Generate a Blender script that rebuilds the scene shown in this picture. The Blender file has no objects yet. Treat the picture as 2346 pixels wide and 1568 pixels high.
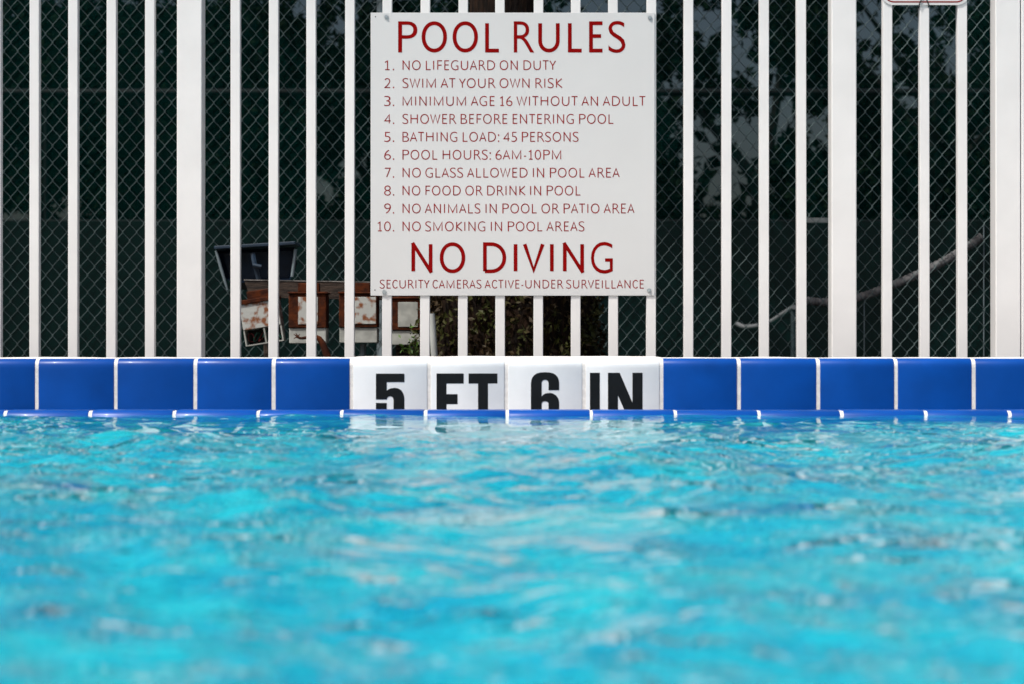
import bpy, math, random
import numpy as np
from mathutils import Vector, Matrix
from mathutils.geometry import tessellate_polygon
R = math.radians
random.seed(7)
rng = np.random.default_rng(11)
sc = bpy.context.scene
col = sc.collection

# ------------------------------------------------------------------ camera
F = 4957.0                       # focal length in 2346-wide picture units
ZC = 0.02                        # the eye is 2 cm above the deck, 12.6 cm above the water
cam_d = bpy.data.cameras.new('camera'); cam = bpy.data.objects.new('camera', cam_d); col.objects.link(cam)
cam_d.sensor_width = 36; cam_d.lens = 36 * F / 2346
cam.location = (0, 0, ZC); cam.rotation_euler = (R(90) + math.atan(15 / F), 0, 0)
cam_d.clip_start = 0.02; cam_d.clip_end = 2000
cam_d.dof.use_dof = True; cam_d.dof.focus_distance = 5.25
cam_d.dof.aperture_fstop = (cam_d.lens / 1000) / 0.0080
sc.camera = cam

# ------------------------------------------------------------------ light
SUN = Vector((-0.50, -0.40, 1.0)).normalized()
w = bpy.data.worlds.new('World'); sc.world = w; w.use_nodes = True
nt = w.node_tree; nt.nodes.clear()
sky = nt.nodes.new('ShaderNodeTexSky'); sky.sky_type = 'NISHITA'; sky.sun_disc = False
sky.sun_elevation = math.asin(SUN.z); sky.sun_rotation = math.atan2(SUN.x, SUN.y)
sky.air_density = 1.0; sky.dust_density = 5.0; sky.ozone_density = 0.6
bg = nt.nodes.new('ShaderNodeBackground'); bg.inputs[1].default_value = 0.138
wo = nt.nodes.new('ShaderNodeOutputWorld')
nt.links.new(sky.outputs[0], bg.inputs[0]); nt.links.new(bg.outputs[0], wo.inputs[0])
sl = bpy.data.lights.new('sun', 'SUN'); sl.energy = 3.8; sl.angle = R(0.5); sl.color = (1.0, 0.97, 0.93)
so = bpy.data.objects.new('sun', sl); col.objects.link(so)
sl.cycles.is_caustics_light = True
so.rotation_euler = SUN.to_track_quat('Z', 'Y').to_euler()

sc.view_settings.view_transform = 'Standard'; sc.view_settings.look = 'None'
sc.view_settings.gamma = 1; sc.view_settings.use_curve_mapping = False
sc.view_settings.exposure = 0.0
sc.cycles.max_bounces = 10; sc.cycles.transmission_bounces = 6; sc.cycles.glossy_bounces = 4
sc.cycles.diffuse_bounces = 4; sc.cycles.transparent_max_bounces = 12
sc.cycles.caustics_reflective = False; sc.cycles.caustics_refractive = True
sc.cycles.sample_clamp_indirect = 6; sc.cycles.use_denoising = True
sc.cycles.blur_glossy = 0.3

# ------------------------------------------------------------------ helpers
def P(px, py, d):
    """world point seen at (px, py) of the 2346x1568 picture, d metres away"""
    return Vector(((px - 1173) * d / F, d, ZC + (799 - py) * d / F))
def X(px, d): return (px - 1173) * d / F
def Z(py, d): return ZC + (799 - py) * d / F

def tag(o, label=None, cat=None, group=None, kind=None):
    if label: o['label'] = label
    if cat: o['category'] = cat
    if group: o['group'] = group
    if kind: o['kind'] = kind
    return o

def mat(name, base, rough=0.5, spec=0.5, metal=0.0, coat=0.0, vary=0.0, scale=20.0, bump=0.0, bscale=60.0, col2=None, lo=0.4, hi=0.6, detail=4, stretch=None):
    m = bpy.data.materials.new(name); m.use_nodes = True
    n = m.node_tree; b = n.nodes['Principled BSDF']
    b.inputs['Roughness'].default_value = rough; b.inputs['Metallic'].default_value = metal
    b.inputs['Specular IOR Level'].default_value = spec; b.inputs['Coat Weight'].default_value = coat
    b.inputs['Coat Roughness'].default_value = 0.08
    b.inputs['Base Color'].default_value = (*base, 1)
    tc = n.nodes.new('ShaderNodeTexCoord')
    src = tc.outputs['Object']
    geo = n.nodes.new('ShaderNodeNewGeometry'); src = geo.outputs['Position']
    if stretch:
        mp = n.nodes.new('ShaderNodeMapping'); mp.inputs['Scale'].default_value = stretch
        n.links.new(src, mp.inputs['Vector']); src = mp.outputs[0]
    if vary or col2:
        no = n.nodes.new('ShaderNodeTexNoise'); no.inputs['Scale'].default_value = scale; no.inputs['Detail'].default_value = detail
        n.links.new(src, no.inputs['Vector'])
        cr = n.nodes.new('ShaderNodeValToRGB')
        c2 = col2 if col2 else tuple(c * (1 - vary) for c in base)
        cr.color_ramp.elements[0].position = lo; cr.color_ramp.elements[1].position = hi
        cr.color_ramp.elements[0].color = (*c2, 1); cr.color_ramp.elements[1].color = (*base, 1)
        n.links.new(no.outputs[0], cr.inputs[0]); n.links.new(cr.outputs[0], b.inputs['Base Color'])
    if bump:
        no = n.nodes.new('ShaderNodeTexNoise'); no.inputs['Scale'].default_value = bscale; no.inputs['Detail'].default_value = 5
        n.links.new(src, no.inputs['Vector'])
        bp = n.nodes.new('ShaderNodeBump'); bp.inputs['Strength'].default_value = 1; bp.inputs['Distance'].default_value = bump
        n.links.new(no.outputs[0], bp.inputs['Height']); n.links.new(bp.outputs[0], b.inputs['Normal'])
    return m

M = {}
M['white_paint'] = mat('white_powder_coat', (0.72, 0.712, 0.70), 0.42, vary=0.07, scale=9, bump=0.0001, bscale=300, lo=.35, hi=.7)
M['sign'] = mat('sign_plastic', (0.58, 0.585, 0.58), 0.55, spec=.2, vary=0.04, scale=5, lo=.3, hi=.7)
M['red'] = mat('sign_red', (0.22, 0.0006, 0.0008), 0.7, spec=.06, vary=0.15, scale=60)
M['red_thin'] = mat('sign_red_small_print', (0.27, 0.003, 0.003), 0.7, spec=.06, vary=0.25, scale=90)
M['blue'] = mat('blue_glazed_tile', (0.0005, 0.070, 0.36), 0.34, spec=0.22, coat=0.03, vary=0.22, scale=14, bump=0.0003, bscale=45, lo=.3, hi=.7)
def per_object(m, amt):
    n = m.node_tree; b_ = n.nodes['Principled BSDF']; src = b_.inputs['Base Color'].links[0].from_socket
    oi = n.nodes.new('ShaderNodeObjectInfo'); mr = n.nodes.new('ShaderNodeMapRange'); mr.inputs[3].default_value = 1 - amt; mr.inputs[4].default_value = 1 + amt
    n.links.new(oi.outputs['Random'], mr.inputs[0]); hs = n.nodes.new('ShaderNodeHueSaturation'); n.links.new(mr.outputs[0], hs.inputs['Value']); n.links.new(src, hs.inputs['Color'])
    n.links.new(hs.outputs[0], b_.inputs['Base Color'])
per_object(M['blue'], .10)
M['white_tile'] = mat('white_glazed_tile', (0.80, 0.83, 0.83), 0.2, coat=0.3, vary=0.05, scale=18, bump=0.0002, bscale=50)
M['black'] = mat('black_tile_print', (0.006, 0.008, 0.009), 0.5, spec=.2, vary=0.2, scale=50)
M['grout'] = mat('white_grout', (0.80, 0.78, 0.73), 0.9, vary=0.14, scale=90, bump=0.0003, bscale=300)
M['deck'] = mat('white_concrete_deck', (0.80, 0.78, 0.74), 0.85, vary=0.14, scale=30, bump=0.0012, bscale=180)
M['plaster'] = mat('turquoise_plaster_painted_caustics', (0.22, 0.95, 0.93), 0.6, spec=.1, col2=(0.0, 0.22, 0.46), scale=4.5, lo=.44, hi=.56, detail=3)  # pale and deep patches: caustic light painted into the basin colour
M['galv'] = mat('galvanised_wire', (0.105, 0.145, 0.145), 0.36, metal=0.5, spec=.4, vary=0.35, scale=9)
M['galvpost'] = mat('galvanised_post', (0.20, 0.25, 0.27), 0.5, metal=0.3, vary=0.3, scale=14)
M['zinc'] = mat('zinc_bolt', (0.55, 0.58, 0.58), 0.35, metal=0.85, vary=0.2, scale=200)
M['rust'] = mat('rusted_steel', (0.085, 0.020, 0.005), 0.9, spec=.15, col2=(0.035, 0.010, 0.005), scale=35, bump=0.002, bscale=120)
M['rustwhite'] = mat('flaking_white_enamel', (0.46, 0.47, 0.44), 0.6, col2=(0.22, 0.07, 0.02), scale=38, lo=.40, hi=.52, bump=0.001, bscale=90)
M['oldwhite'] = mat('aged_white_enamel', (0.46, 0.47, 0.43), 0.55, vary=0.3, scale=22, bump=0.0006, bscale=60)
M['oldwood'] = mat('weathered_plank', (0.055, 0.035, 0.024), 0.9, vary=0.7, scale=18, bump=0.003, bscale=60, stretch=(1, 4, 6))
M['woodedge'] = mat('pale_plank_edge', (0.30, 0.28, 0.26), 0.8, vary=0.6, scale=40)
M['floodblue'] = mat('dark_blue_metal', (0.003, 0.010, 0.024), 0.5, spec=.2, vary=0.5, scale=12, bump=0.0005)
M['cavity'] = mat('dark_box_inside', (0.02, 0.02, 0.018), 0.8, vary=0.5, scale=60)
M['wiregreen'] = mat('green_insulation', (0.01, 0.10, 0.07), 0.5, vary=0.3)
M['wirered'] = mat('red_insulation', (0.15, 0.015, 0.015), 0.5, vary=0.3)
M['pvc'] = mat('white_pvc', (0.52, 0.54, 0.52), 0.45, vary=0.2, scale=15)
M['bark'] = mat('dark_bark', (0.022, 0.012, 0.007), 0.95, spec=.1, col2=(0.007, 0.005, 0.004), scale=22, bump=0.012, bscale=30, stretch=(3, 3, .6))
M['barkgrey'] = mat('grey_bark', (0.05, 0.045, 0.04), 0.9, vary=0.5, scale=8, bump=0.02, bscale=10)
M['ivy'] = mat('dark_ivy_leaves', (0.034, 0.038, 0.006), 0.6, spec=.2, col2=(0.030, 0.018, 0.006), scale=9, lo=.45, hi=.55)
M['sprig'] = mat('fresh_green_leaves', (0.07, 0.15, 0.015), 0.5, vary=0.4, scale=40)
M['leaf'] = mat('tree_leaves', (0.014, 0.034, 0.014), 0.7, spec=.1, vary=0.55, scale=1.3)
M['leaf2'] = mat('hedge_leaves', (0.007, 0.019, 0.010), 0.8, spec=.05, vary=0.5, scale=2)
M['tie'] = mat('black_nylon', (0.010, 0.010, 0.011), 0.45, vary=0.2)
M['court'] = mat('green_court_surface', (0.020, 0.055, 0.045), 0.85, vary=0.2, scale=4, bump=0.001)
M['soil'] = mat('dark_soil', (0.035, 0.027, 0.018), 0.95, vary=0.5, scale=12, bump=0.02, bscale=18)
M['farscreen'] = mat('far_windscreen_cloth', (0.004, 0.014, 0.012), 0.9, vary=0.3, scale=3)
M['darkrail'] = mat('dark_painted_rail', (0.003, 0.005, 0.006), 0.6, vary=0.3)
M['hose'] = mat('pale_corrugated_plastic', (0.17, 0.17, 0.17), 0.8, spec=.15, vary=0.5, scale=30)
M['board'] = mat('white_board_paint', (0.7, 0.68, 0.68), 0.6, vary=0.15)
# windscreen: woven cloth with open holes, part of the light passes straight through
def windscreen_mat():
    m = bpy.data.materials.new('windscreen_mesh_cloth'); m.use_nodes = True; n = m.node_tree; n.nodes.clear()
    o = n.nodes.new('ShaderNodeOutputMaterial'); mx = n.nodes.new('ShaderNodeMixShader')
    tr = n.nodes.new('ShaderNodeBsdfTransparent'); tr.inputs[0].default_value = (0.92, 0.98, 1, 1)
    df = n.nodes.new('ShaderNodeBsdfDiffuse')
    ge = n.nodes.new('ShaderNodeNewGeometry'); no = n.nodes.new('ShaderNodeTexNoise'); no.inputs['Scale'].default_value = 2.0
    cr = n.nodes.new('ShaderNodeValToRGB')
    cr.color_ramp.elements[0].color = (0.0004, 0.0075, 0.0066, 1); cr.color_ramp.elements[1].color = (0.0008, 0.0145, 0.0130, 1)
    n.links.new(ge.outputs['Position'], no.inputs['Vector']); n.links.new(no.outputs[0], cr.inputs[0]); n.links.new(cr.outputs[0], df.inputs[0])
    mx.inputs[0].default_value = 0.795
    n.links.new(tr.outputs[0], mx.inputs[1]); n.links.new(df.outputs[0], mx.inputs[2]); n.links.new(mx.outputs[0], o.inputs[0])
    return m
M['screen'] = windscreen_mat()
RIP = (0.000, 0.0190, 0.0030)
def water_mat():
    """mirror reflection by Fresnel over a body that half scatters cyan light and half shows the basin"""
    m = bpy.data.materials.new('pool_water'); m.use_nodes = True; n = m.node_tree; n.nodes.clear()
    o = n.nodes.new('ShaderNodeOutputMaterial')
    gl = n.nodes.new('ShaderNodeBsdfGlossy'); gl.inputs['Roughness'].default_value = 0.0; gl.inputs['Color'].default_value = (1, 1, 1, 1)
    rf = n.nodes.new('ShaderNodeBsdfRefraction'); rf.inputs['Roughness'].default_value = 0.0; rf.inputs['IOR'].default_value = 1.333
    rf.inputs['Color'].default_value = (0.75, 1, 1, 1)
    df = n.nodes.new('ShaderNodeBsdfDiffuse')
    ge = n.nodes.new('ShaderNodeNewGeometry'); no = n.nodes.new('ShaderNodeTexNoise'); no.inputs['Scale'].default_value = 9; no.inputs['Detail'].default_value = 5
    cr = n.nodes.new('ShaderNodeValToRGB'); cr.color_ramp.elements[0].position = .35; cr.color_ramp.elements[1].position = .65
    cr.color_ramp.elements[0].color = (0.0, 0.47, 0.72, 1); cr.color_ramp.elements[1].color = (0.02, 0.76, 0.90, 1)  # light and dark cyan noise stands in for caustics seen through the water
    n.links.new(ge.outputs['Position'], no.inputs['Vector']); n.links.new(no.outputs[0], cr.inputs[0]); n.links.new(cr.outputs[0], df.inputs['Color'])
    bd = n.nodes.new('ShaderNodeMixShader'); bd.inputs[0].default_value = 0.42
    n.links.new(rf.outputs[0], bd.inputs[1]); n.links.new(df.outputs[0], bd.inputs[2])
    # capillary ripples finer than the mesh, in patches
    mp = n.nodes.new('ShaderNodeMapping'); mp.inputs['Scale'].default_value = (.6, 1, 1); n.links.new(ge.outputs['Position'], mp.inputs[0]); pos = mp.outputs[0]
    def nz(scale, detail=2.0, dist=.5, rough=.5):
        q = n.nodes.new('ShaderNodeTexNoise'); q.inputs['Scale'].default_value = scale; q.inputs['Detail'].default_value = detail
        q.inputs['Distortion'].default_value = dist; q.inputs['Roughness'].default_value = rough; n.links.new(pos, q.inputs['Vector']); return q.outputs[0]
    def mth(op, a, b_):
        q = n.nodes.new('ShaderNodeMath'); q.operation = op
        for i, v in enumerate((a, b_)):
            if isinstance(v, (int, float)): q.inputs[i].default_value = v
            else: n.links.new(v, q.inputs[i])
        return q.outputs[0]
    def rng_(v, a, b_, c, d):
        q = n.nodes.new('ShaderNodeMapRange'); q.inputs[1].default_value = a; q.inputs[2].default_value = b_; q.inputs[3].default_value = c; q.inputs[4].default_value = d
        n.links.new(v, q.inputs[0]); return q.outputs[0]
    m1 = mth('MULTIPLY', nz(9, 2, .4), RIP[0])
    m2 = mth('MULTIPLY', mth('MULTIPLY', nz(26, 2, .5), rng_(nz(1.7), .44, .58, .04, 1.35)), RIP[1])
    m3 = mth('MULTIPLY', mth('MULTIPLY', nz(70, 1.5, .3), rng_(nz(2.6), .45, .60, .0, 1.6)), RIP[2])
    bp = n.nodes.new('ShaderNodeBump'); bp.inputs['Distance'].default_value = 1.0; sp_ = n.nodes.new('ShaderNodeSeparateXYZ'); n.links.new(ge.outputs['Position'], sp_.inputs[0])
    calm = rng_(mth('ADD', sp_.outputs[1], mth('MULTIPLY', nz(1.3), .9)), 3.0, 4.1, 1.0, .12)
    n.links.new(mth('MULTIPLY', mth('ADD', mth('ADD', m1, m2), m3), calm), bp.inputs['Height'])
    for nd in (gl, rf, df): n.links.new(bp.outputs[0], nd.inputs['Normal'])
    fr = n.nodes.new('ShaderNodeFresnel'); n.links.new(bp.outputs[0], fr.inputs['Normal']); fr.inputs['IOR'].default_value = 1.333
    mx = n.nodes.new('ShaderNodeMixShader')
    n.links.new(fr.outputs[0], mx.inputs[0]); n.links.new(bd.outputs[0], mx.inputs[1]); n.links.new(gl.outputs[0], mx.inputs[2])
    n.links.new(mx.outputs[0], o.inputs[0]); return m
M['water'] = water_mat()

class MB:
    def __init__(s): s.v = []; s.f = []; s.sm = []
    def add(s, vs, fs, smooth=False):
        b = len(s.v); s.v += [tuple(v) for v in vs]; s.f += [tuple(b + i for i in f) for f in fs]; s.sm += [smooth] * len(fs)
        return s
    def box(s, x0, x1, y0, y1, z0, z1, bev=0.0, T=None):
        if bev:
            b = bev; vs = []; idx = {}
            for ix, (x, xi) in enumerate(((x0, x0 + b), (x1, x1 - b))):
                for iy, (y, yi) in enumerate(((y0, y0 + b), (y1, y1 - b))):
                    for iz, (z, zi) in enumerate(((z0, z0 + b), (z1, z1 - b))):
                        idx[ix, iy, iz, 0] = len(vs); vs.append((x, yi, zi))
                        idx[ix, iy, iz, 1] = len(vs); vs.append((xi, y, zi))
                        idx[ix, iy, iz, 2] = len(vs); vs.append((xi, yi, z))
            fs = []
            for i in (0, 1):
                q = [idx[i, 0, 0, 0], idx[i, 1, 0, 0], idx[i, 1, 1, 0], idx[i, 0, 1, 0]]; fs.append(q if i else q[::-1])
                q = [idx[0, i, 0, 1], idx[0, i, 1, 1], idx[1, i, 1, 1], idx[1, i, 0, 1]]; fs.append(q if i else q[::-1])
                q = [idx[0, 0, i, 2], idx[1, 0, i, 2], idx[1, 1, i, 2], idx[0, 1, i, 2]]; fs.append(q if i else q[::-1])
            for i in (0, 1):
                for j in (0, 1):
                    fs.append([idx[i, j, 0, 0], idx[i, j, 1, 0], idx[i, j, 1, 1], idx[i, j, 0, 1]])
                    fs.append([idx[i, 0, j, 0], idx[i, 1, j, 0], idx[i, 1, j, 2], idx[i, 0, j, 2]])
                    fs.append([idx[0, i, j, 1], idx[1, i, j, 1], idx[1, i, j, 2], idx[0, i, j, 2]])
                    for k in (0, 1):
                        fs.append([idx[i, j, k, 0], idx[i, j, k, 1], idx[i, j, k, 2]])
        else:
            vs = [(x, y, z) for x in (x0, x1) for y in (y0, y1) for z in (z0, z1)]
            fs = [(0, 1, 3, 2), (4, 6, 7, 5), (0, 4, 5, 1), (2, 3, 7, 6), (0, 2, 6, 4), (1, 5, 7, 3)]
        if T is not None: vs = [T @ Vector(v) for v in vs]
        return s.add(vs, fs)
    def tube(s, pts, r, n=8, caps=True, smooth=True):
        pts = [Vector(p) for p in pts]; rs = r if hasattr(r, '__len__') else [r] * len(pts)
        vs = []; up = None
        for i, p in enumerate(pts):
            t = (pts[min(i + 1, len(pts) - 1)] - pts[max(i - 1, 0)]).normalized()
            if up is None:
                a = Vector((0, 0, 1)) if abs(t.z) < 0.9 else Vector((0, 1, 0)); up = (a - a.dot(t) * t).normalized()
            else: up = (up - up.dot(t) * t).normalized()
            sd = t.cross(up)
            for k in range(n):
                a = 2 * math.pi * k / n; vs.append(p + rs[i] * (math.cos(a) * up + math.sin(a) * sd))
        fs = [(i * n + k, i * n + (k + 1) % n, (i + 1) * n + (k + 1) % n, (i + 1) * n + k) for i in range(len(pts) - 1) for k in range(n)]
        s.add(vs, fs, smooth)
        if caps:
            s.add(vs[:n], [tuple(range(n))[::-1]]); s.add(vs[-n:], [tuple(range(n))])
        return s
    def mesh(s, name):
        me = bpy.data.meshes.new(name); me.from_pydata(s.v, [], s.f); me.polygons.foreach_set('use_smooth', s.sm)
        me.update(); return me
    def build(s, name, m, parent=None, fix=True):
        me = s.mesh(name); me.materials.append(m)
        if fix:
            import bmesh
            bm = bmesh.new(); bm.from_mesh(me); bmesh.ops.recalc_face_normals(bm, faces=bm.faces); bm.to_mesh(me); bm.free()
        o = bpy.data.objects.new(name, me); col.objects.link(o)
        if parent: o.parent = parent
        return o

def empty(name, loc=(0, 0, 0)):
    o = bpy.data.objects.new(name, None); col.objects.link(o); o.location = loc; o.empty_display_size = .1
    bpy.context.view_layer.update()
    return o
def child(o, root):
    """parent keeping world coordinates of meshes authored in world space"""
    o.parent = root; o.matrix_parent_inverse = Matrix.Translation(-Vector(root.location)) ; return o
def copy_obj(o, parent=None, loc=None):
    c = o.copy(); col.objects.link(c)
    if parent: c.parent = parent
    if loc is not None: c.location = loc
    return c

# ------------------------------------------------------------------ THE POOL
YT, YL, ZW = 4.30, 4.00, -0.1030     # gutter back wall, gutter lip, mean water level
XA, XB, YB = -3.55, 3.55, -3.2
# basin
b = MB()
zb = -1.75
b.add([(XA, YB, zb), (XB, YB, zb), (XB, YL + .004, zb), (XA, YL + .004, zb)], [(0, 1, 2, 3)])
floor = tag(b.build('pool_floor', M['plaster'], fix=False), kind='structure')
b = MB()
b.add([(XA, YB, zb), (XA, YL + .004, zb), (XA, YL + .004, -.04), (XA, YB, -.04)], [(0, 1, 2, 3)])
b.add([(XB, YB, zb), (XB, YL + .004, zb), (XB, YL + .004, -.04), (XB, YB, -.04)], [(3, 2, 1, 0)])
b.add([(XA, YB, zb), (XB, YB, zb), (XB, YB, -.04), (XA, YB, -.04)], [(3, 2, 1, 0)])
b.add([(XA, YL + .005, zb), (XB, YL + .005, zb), (XB, YL + .005, -.26), (XA, YL + .005, -.26)], [(0, 1, 2, 3)])
wall = tag(b.build('pool_wall', M['plaster'], fix=False), kind='structure')

# water surface: real waves
def make_water():
    xs = np.concatenate([np.arange(XA, -1.5, .022), np.arange(-1.5, 1.5, .0058), np.arange(1.5, XB + .02, .022)]); xs[-1] = XB
    ys = np.concatenate([np.arange(YB, .42, .022), np.arange(.42, YL - .004, .0058), [YL + .003]])
    Xg, Yg = np.meshgrid(xs, ys); h = np.zeros_like(Xg)
    def band(n, l0, l1, slope, spread=math.pi, main=0.0, mod=None):
        out = np.zeros_like(Xg)
        for i in range(n):
            lam = math.exp(rng.uniform(math.log(l0), math.log(l1))); k = 2 * math.pi / lam
            th = main + rng.uniform(-spread, spread); ph = rng.uniform(0, 6.283)
            a = slope * math.sqrt(2.0 / n) / k
            out += a * np.sin(k * (math.cos(th) * Xg + math.sin(th) * Yg) + ph)
        return out
    def env(l, lo, hi, seed):
        r2 = np.random.default_rng(seed); e = np.zeros_like(Xg)
        for i in range(9):
            k = 2 * math.pi / (l * r2.uniform(.6, 1.6)); th = r2.uniform(0, 6.283)
            e += np.sin(k * (math.cos(th) * Xg + math.sin(th) * Yg) + r2.uniform(0, 6.283))
        e = e / 3; return np.clip((e + 1) / 2, 0, 1) * (hi - lo) + lo
    wx = band(8, .25, .8, .5) * .5; 
    h += band(16, .45, 1.3, WAVE[0])
    h += band(24, .17, .42, WAVE[1]) * env(1.1, .35, 1.45, 3)
    h += band(40, .07, .16, WAVE[2]) * env(.7, .0, 1.75, 4)
    h += band(50, .028, .065, WAVE[3]) * env(.5, -.3, 2.1, 5).clip(0, 3)
    h = h + 9.0 * np.sign(h) * 0 + 14.0 * h * np.abs(h) * .5           # slightly peaky crests
    near = np.clip((YL - Yg - .25 * np.sin(Xg * 1.7 + 1.0)) / 1.3, 0, 1); near = near * near * (3 - 2 * near); h = h * (.20 + .80 * near)
    Zg = ZW + h
    ny, nx = Xg.shape
    co = np.stack([Xg, Yg, Zg], -1).reshape(-1, 3).astype(np.float32)
    i = np.arange(ny - 1)[:, None] * nx + np.arange(nx - 1)[None, :]
    q = np.stack([i, i + 1, i + nx + 1, i + nx], -1).reshape(-1, 4)
    me = bpy.data.meshes.new('pool_water')
    me.vertices.add(len(co)); me.vertices.foreach_set('co', co.ravel())
    me.loops.add(q.size); me.loops.foreach_set('vertex_index', q.ravel().astype(np.int32))
    me.polygons.add(len(q)); me.polygons.foreach_set('loop_start', np.arange(0, q.size, 4, dtype=np.int32))
    me.polygons.foreach_set('use_smooth', np.ones(len(q), dtype=bool))
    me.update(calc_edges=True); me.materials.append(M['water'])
    o = bpy.data.objects.new('pool_water', me); col.objects.link(o); o['kind'] = 'structure'
    return o
WAVE = (0.040, 0.075, 0.085, 0.085)
water = make_water()
water.cycles.is_caustics_caster = True
for o in (floor, wall): o.cycles.is_caustics_receiver = True

# tiles
def tile_mesh(name, wd, prof, m, e=.0010):
    """bullnose tile: profile (y, z) extruded along x, edges eased at both ends"""
    k = MB(); n = len(prof)
    def inset(p, d):
        out = []
        for i, (y, z) in enumerate(p):
            a = p[max(i - 1, 0)]; c = p[min(i + 1, n - 1)]; t = Vector((c[0] - a[0], c[1] - a[1])).normalized()
            out.append((y + t.y * d, z - t.x * d))
        return out
    rings = [(-wd / 2, inset(prof, e * 3)), (-wd / 2, inset(prof, e)), (-wd / 2 + e * .3, inset(prof, e * .35)), (-wd / 2 + e, prof), (wd / 2 - e, prof), (wd / 2 - e * .3, inset(prof, e * .35)), (wd / 2, inset(prof, e)), (wd / 2, inset(prof, e * 3))]
    vs = [(x, y, z) for x, p in rings for (y, z) in p]
    fs = [(i * n + j, i * n + j + 1, (i + 1) * n + j + 1, (i + 1) * n + j) for i in range(len(rings) - 1) for j in range(n - 1)]
    k.add(vs, fs, True); me = k.mesh(name); me.materials.append(m); return me
def arcp(cy, cz, r, a0, a1, n): return [(cy + r * math.cos(R(a0 + (a1 - a0) * i / n)), cz + r * math.sin(R(a0 + (a1 - a0) * i / n))) for i in range(n + 1)]
back_prof = [(YT, -.175), (YT, -.12), (YT, -.07), (YT, -.03), (YT, -.0185)] + arcp(YT + .016, -.016, .016, 180, 90, 8)[1:] + [(YT + .022, 0), (YT + .034, 0)]
ZL = -.0945
lip_prof = [(YL, -.255), (YL, -.20), (YL, -.14), (YL, ZL - .024)] + arcp(YL + .018, ZL - .018, .018, 180, 90, 10)[1:] + [(YL + .03, ZL), (YL + .07, ZL), (YL + .085, ZL - .004), (YL + .09, ZL - .02), (YL + .09, ZL - .16)]
jt = [84, 265, 447, 627, 805, 983, 1160, 1338, 1515, 1693, 1875, 2053, 2231]
jl = [10, 205, 398, 590, 782, 975, 1162, 1355, 1548, 1740, 1930, 2122, 2315]
def extend(j, d):
    j = [X(p, d) for p in j]; st = .1551
    while j[0] > XA + st: j.insert(0, j[0] - st)
    while j[-1] < XB - st: j.append(j[-1] + st)
    return [XA] + j + [XB]
gut = empty('pool_gutter', (0, YT, 0)); tag(gut, kind='structure')
# grout bodies behind the tiles (recessed joints)
def extr(prof, x0, x1, name, m, parent=None, steps=1):
    k = MB(); n = len(prof); xs = [x0 + (x1 - x0) * i / steps for i in range(steps + 1)]
    vs = [(x, y, z) for x in xs for (y, z) in prof]
    k.add(vs, [(i * n + j, i * n + j + 1, (i + 1) * n + j + 1, (i + 1) * n + j) for i in range(steps) for j in range(n - 1)], True)
    o = k.build(name, m, fix=False)
    return child(o, parent) if parent else o
def off(p, d):
    out = []
    for i, (y, z) in enumerate(p):
        a = p[max(i - 1, 0)]; c = p[min(i + 1, len(p) - 1)]; t = Vector((c[0] - a[0], c[1] - a[1])).normalized()
        out.append((y + t.y * d, z - t.x * d))
    return out
extr(off(back_prof, .0012), XA, XB, 'grout', M['grout'], gut)
extr(off(lip_prof, .0013), XA, XB, 'grout', M['grout'], gut)
extr([(YL + .088, -.2), (YL + .09, -.30), (YT + .004, -.30), (YT + .004, -.15)], XA, XB, 'gutter_channel', M['deck'], gut)
def place_tiles(joints, prof, d, gap, whites=()):
    cache = {}; out = []
    for i in range(len(joints) - 1):
        x0, x1 = joints[i] + gap / 2 + random.uniform(-.0004, .0004), joints[i + 1] - gap / 2 + random.uniform(-.0004, .0004)
        wd = round(x1 - x0, 3); isw = any(joints[i] - .01 < X(p, d) < joints[i + 1] - .01 for p in whites)
        key = (wd, isw)
        if key not in cache: cache[key] = tile_mesh('tile', wd, [(y - d, z) for y, z in prof], M['white_tile'] if isw else M['blue'])
        o = bpy.data.objects.new('tile', cache[key]); col.objects.link(o); o.parent = gut
        o.location = ((x0 + x1) / 2, d - YT + random.uniform(-.0004, .0004), random.uniform(-.0005, .0005))
        o.rotation_euler = (0, R(random.uniform(-.08, .08)), R(random.uniform(-.12, .12)))
        if isw: o['label'] = 'white depth marking tile'
        out.append((o, joints[i], isw))
    return out
tb = place_tiles(extend(jt, YT), back_prof, YT, .0074, (895, 1070, 1250, 1425))
tl = place_tiles(extend(jl, YL), lip_prof, YL, .0062)
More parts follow.
